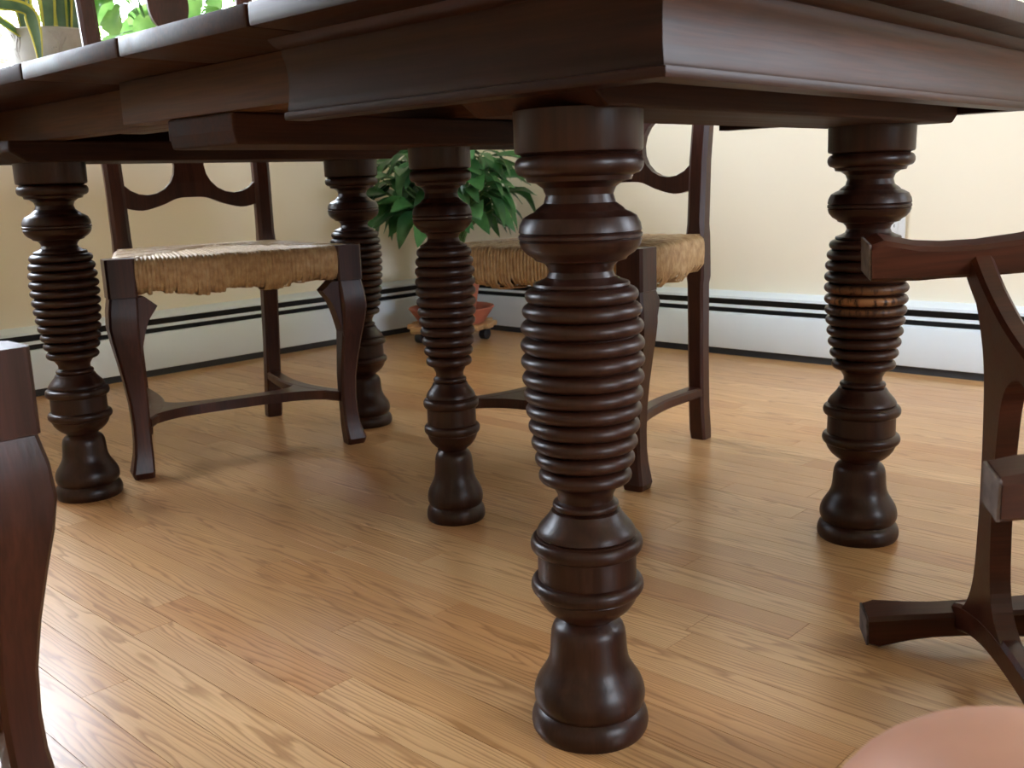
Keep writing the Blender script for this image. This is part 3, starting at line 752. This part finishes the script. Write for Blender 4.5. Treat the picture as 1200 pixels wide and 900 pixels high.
for dy, dx, ly, lx, h, wd in ((-0.078, 0.02, -0.05, 0.01, 0.50, .036), (-0.052, -0.03, -0.03, 0, 0.62, .045), (-0.02, 0.03, 0.03, 0, 0.55, .040), (0.0, -0.02, -0.015, 0, 0.66, .044), (0.022, 0.02, 0.00, 0.01, 0.58, .036), (0.055, 0.0, -0.07, 0, 0.60, .042), (0.072, -0.03, -0.02, 0, 0.52, .046), (0.045, 0.045, 0.07, .03, 0.40, .036)):
    sword([(dx, dy, 0.145), (dx+lx*0.4, dy+ly*0.35, 0.145+h*0.4), (dx+lx, dy+ly, 0.145+h)], wd, (1, 0.15*rg.uniform(-1, 1), 0), sn)
# the leaf that has folded over and hangs in front of the pot
sword([(0.03, -0.08, 0.145), (0.08, -0.20, 0.20), (0.125, -0.23, 0.213), (0.135, -0.179, 0.209), (0.135, -0.137, 0.207), (0.135, -0.112, 0.196), (0.135, -0.104, 0.165), (0.135, -0.098, 0.12), (0.135, -0.096, 0.05)], 0.032, (1, 0, 0.6), sn)['label'] = 'folded leaf hanging over the pot rim'
po = thing('potted_pothos', 'leafy pothos with heart shaped leaves beside the snake plant on the sill', 'plant', (-2.93, 1.63, SZ))
bm = bmesh.new(); lathe(bm, [(0.0, 0.070), (0.004, 0.074), (0.12, 0.095), (0.124, 0.102), (0.14, 0.104), (0.143, 0.100), (0.13, 0.094)], 36); to_obj('pot', bm, 'terracotta', po, 45)
bm = bmesh.new(); lathe(bm, [(0.115, 0.088), (0.122, 0.094), (0.124, 0.003)], 24); to_obj('soil', bm, 'soil', po, 60)
HV = [mesh_of(leaf_blade(l, wd, 0.22, dr, 8, heart=True), 'pothos_leaf', ['pothos']) for l, wd, dr in ((0.105, 0.085, 0.5), (0.085, 0.070, 0.8), (0.12, 0.098, 0.35))]
for i in range(58):
    az = rg.uniform(0, 2*PI); reach = 0.04+0.17*math.sqrt(rg.random()); hz = 0.13+0.26*rg.random()
    b0 = Vector((0.05*math.cos(az), 0.05*math.sin(az), 0.122)); tip = Vector((max(-0.07, reach*math.cos(az)*0.7), reach*math.sin(az)*1.05, hz))
    bm = bmesh.new(); tube(bm, spline([b0, b0.lerp(tip, 0.5)+Vector((0, 0, 0.04)), tip], 3), 0.002, 5); st = to_obj('leaf_stalk', bm, 'petiole', po, 180)
    lf = link('leaf', rg.choice(HV), st, tip, (rg.uniform(-0.7, 0.7), rg.uniform(0.1, 1.0), az+rg.uniform(-0.8, 0.8)))

# ------------------------------------------------------------------ photographer's bent leg
def skin_leg():
    P = [(0.30, 0.03, 0.185, .108), (0.205, 0.105, 0.222, .100), (0.105, 0.190, 0.262, .090), (0.010, 0.270, 0.296, .080), (-0.075, 0.342, 0.315, .076), (-0.105, 0.372, 0.262, .068),
         (-0.050, 0.350, 0.195, .068), (0.025, 0.315, 0.130, .056), (0.095, 0.282, 0.075, .041), (0.125, 0.268, 0.044, .042)]
    foot = [(0.095, 0.300, 0.036, .034), (0.040, 0.345, 0.031, .033), (-0.010, 0.387, 0.028, .028)]
    P = [(x-0.04, y+0.06, z-(0.013 if i < 7 else -0.006), r) for i, (x, y, z, r) in enumerate(P)]; foot = [(x-0.04, y+0.06, z+0.004, r) for x, y, z, r in foot]
    me = bpy.data.meshes.new('person'); verts = [p[:3] for p in P+foot]; rad = [p[3] for p in P+foot]
    edges = [(i, i+1) for i in range(len(P)-1)]+[(len(P)-2, len(P)), (len(P), len(P)+1), (len(P)+1, len(P)+2)]
    base = Vector(foot[-1][:3]); fwd = Vector((-0.050, 0.042, 0)).normalized(); sd = Vector((fwd.y, -fwd.x, 0))
    for k, (off, ln, r) in enumerate(((-0.028, 0.045, .0125), (-0.010, 0.043, .0095), (0.005, 0.039, .009), (0.018, 0.034, .0085), (0.030, 0.028, .008))):
        a = base+fwd*0.018+sd*off-Vector((0, 0, 0.006)); b = a+fwd*ln*0.5+Vector((0, 0, 0.004)); c = a+fwd*ln-Vector((0, 0, 0.004))
        n0 = len(verts); verts += [tuple(a), tuple(b), tuple(c)]; rad += [r*1.1, r, r*0.9]; edges += [(len(P)+2, n0), (n0, n0+1), (n0+1, n0+2)]
    me.from_pydata(verts, edges, []); me.update()
    o = bpy.data.objects.new('person', me); C.objects.link(o)
    sk = o.modifiers.new('skin', 'SKIN'); sk.use_smooth_shade = True
    lay = me.skin_vertices[0].data
    for v, r in zip(lay, rad): v.radius = (r, r); v.use_root = False
    lay[0].use_root = True
    sub = o.modifiers.new('smooth', 'SUBSURF'); sub.levels = 3; sub.render_levels = 3
    dg = bpy.context.evaluated_depsgraph_get(); m2 = bpy.data.meshes.new_from_object(o.evaluated_get(dg))
    o.modifiers.clear(); o.data = m2; m2.materials.clear(); m2.materials.append(M['skin'])
    m2.polygons.foreach_set('use_smooth', [True]*len(m2.polygons))
    zm = min(v.co.z for v in m2.vertices); return o
pl = skin_leg()
tag(pl, 'bare bent knee of a person sitting on the floor beside the tipped chair', 'person')

# ------------------------------------------------------------------ outdoors
struct(box_obj('ground', (-16, 12, -12, 14, -0.62, -0.5), 'grass'), 'green lawn outside')
def shrub(x, y, h, rad, label, seed):
    t = thing('garden_shrub', label, 'shrub', (x, y, -0.5), group='shrubs outside the window')
    bm = bmesh.new(); tube(bm, [(0, 0, 0), (0.05, 0.03, h*0.4), (0, 0.06, h*0.75)], [0.07, 0.05, 0.02], 8); to_obj('trunk', bm, 'bark', t, 60)
    g = random.Random(seed); bm = bmesh.new()
    for i in range(1500):
        v = Vector((g.gauss(0, 1), g.gauss(0, 1), g.gauss(0, 1))).normalized()*g.random()**0.4
        p = Vector((v.x*rad, v.y*rad, h*0.58+v.z*h*0.42)); d = Vector((g.uniform(-1, 1), g.uniform(-1, 1), g.uniform(-1, 0.4))).normalized()
        s_ = d.cross(Vector((g.uniform(-1, 1), g.uniform(-1, 1), 1))).normalized(); l = g.uniform(0.07, 0.15)
        bm.faces.new([bm.verts.new(q) for q in (p, p+d*l*0.5+s_*l*0.3, p+d*l, p+d*l*0.5-s_*l*0.3)])
    o = to_obj('foliage', bm, 'shrub', t); o['kind'] = 'stuff'
shrub(-6.6, 2.3, 2.6, 1.0, 'broad pale green shrub on the lawn outside the plant window', 1)
shrub(-8.2, 5.0, 3.0, 1.2, 'tall leafy shrub outside beyond the pothos', 2)
shrub(-7.0, -0.3, 2.2, 0.9, 'low leafy shrub outside the far end of the plant window', 3)
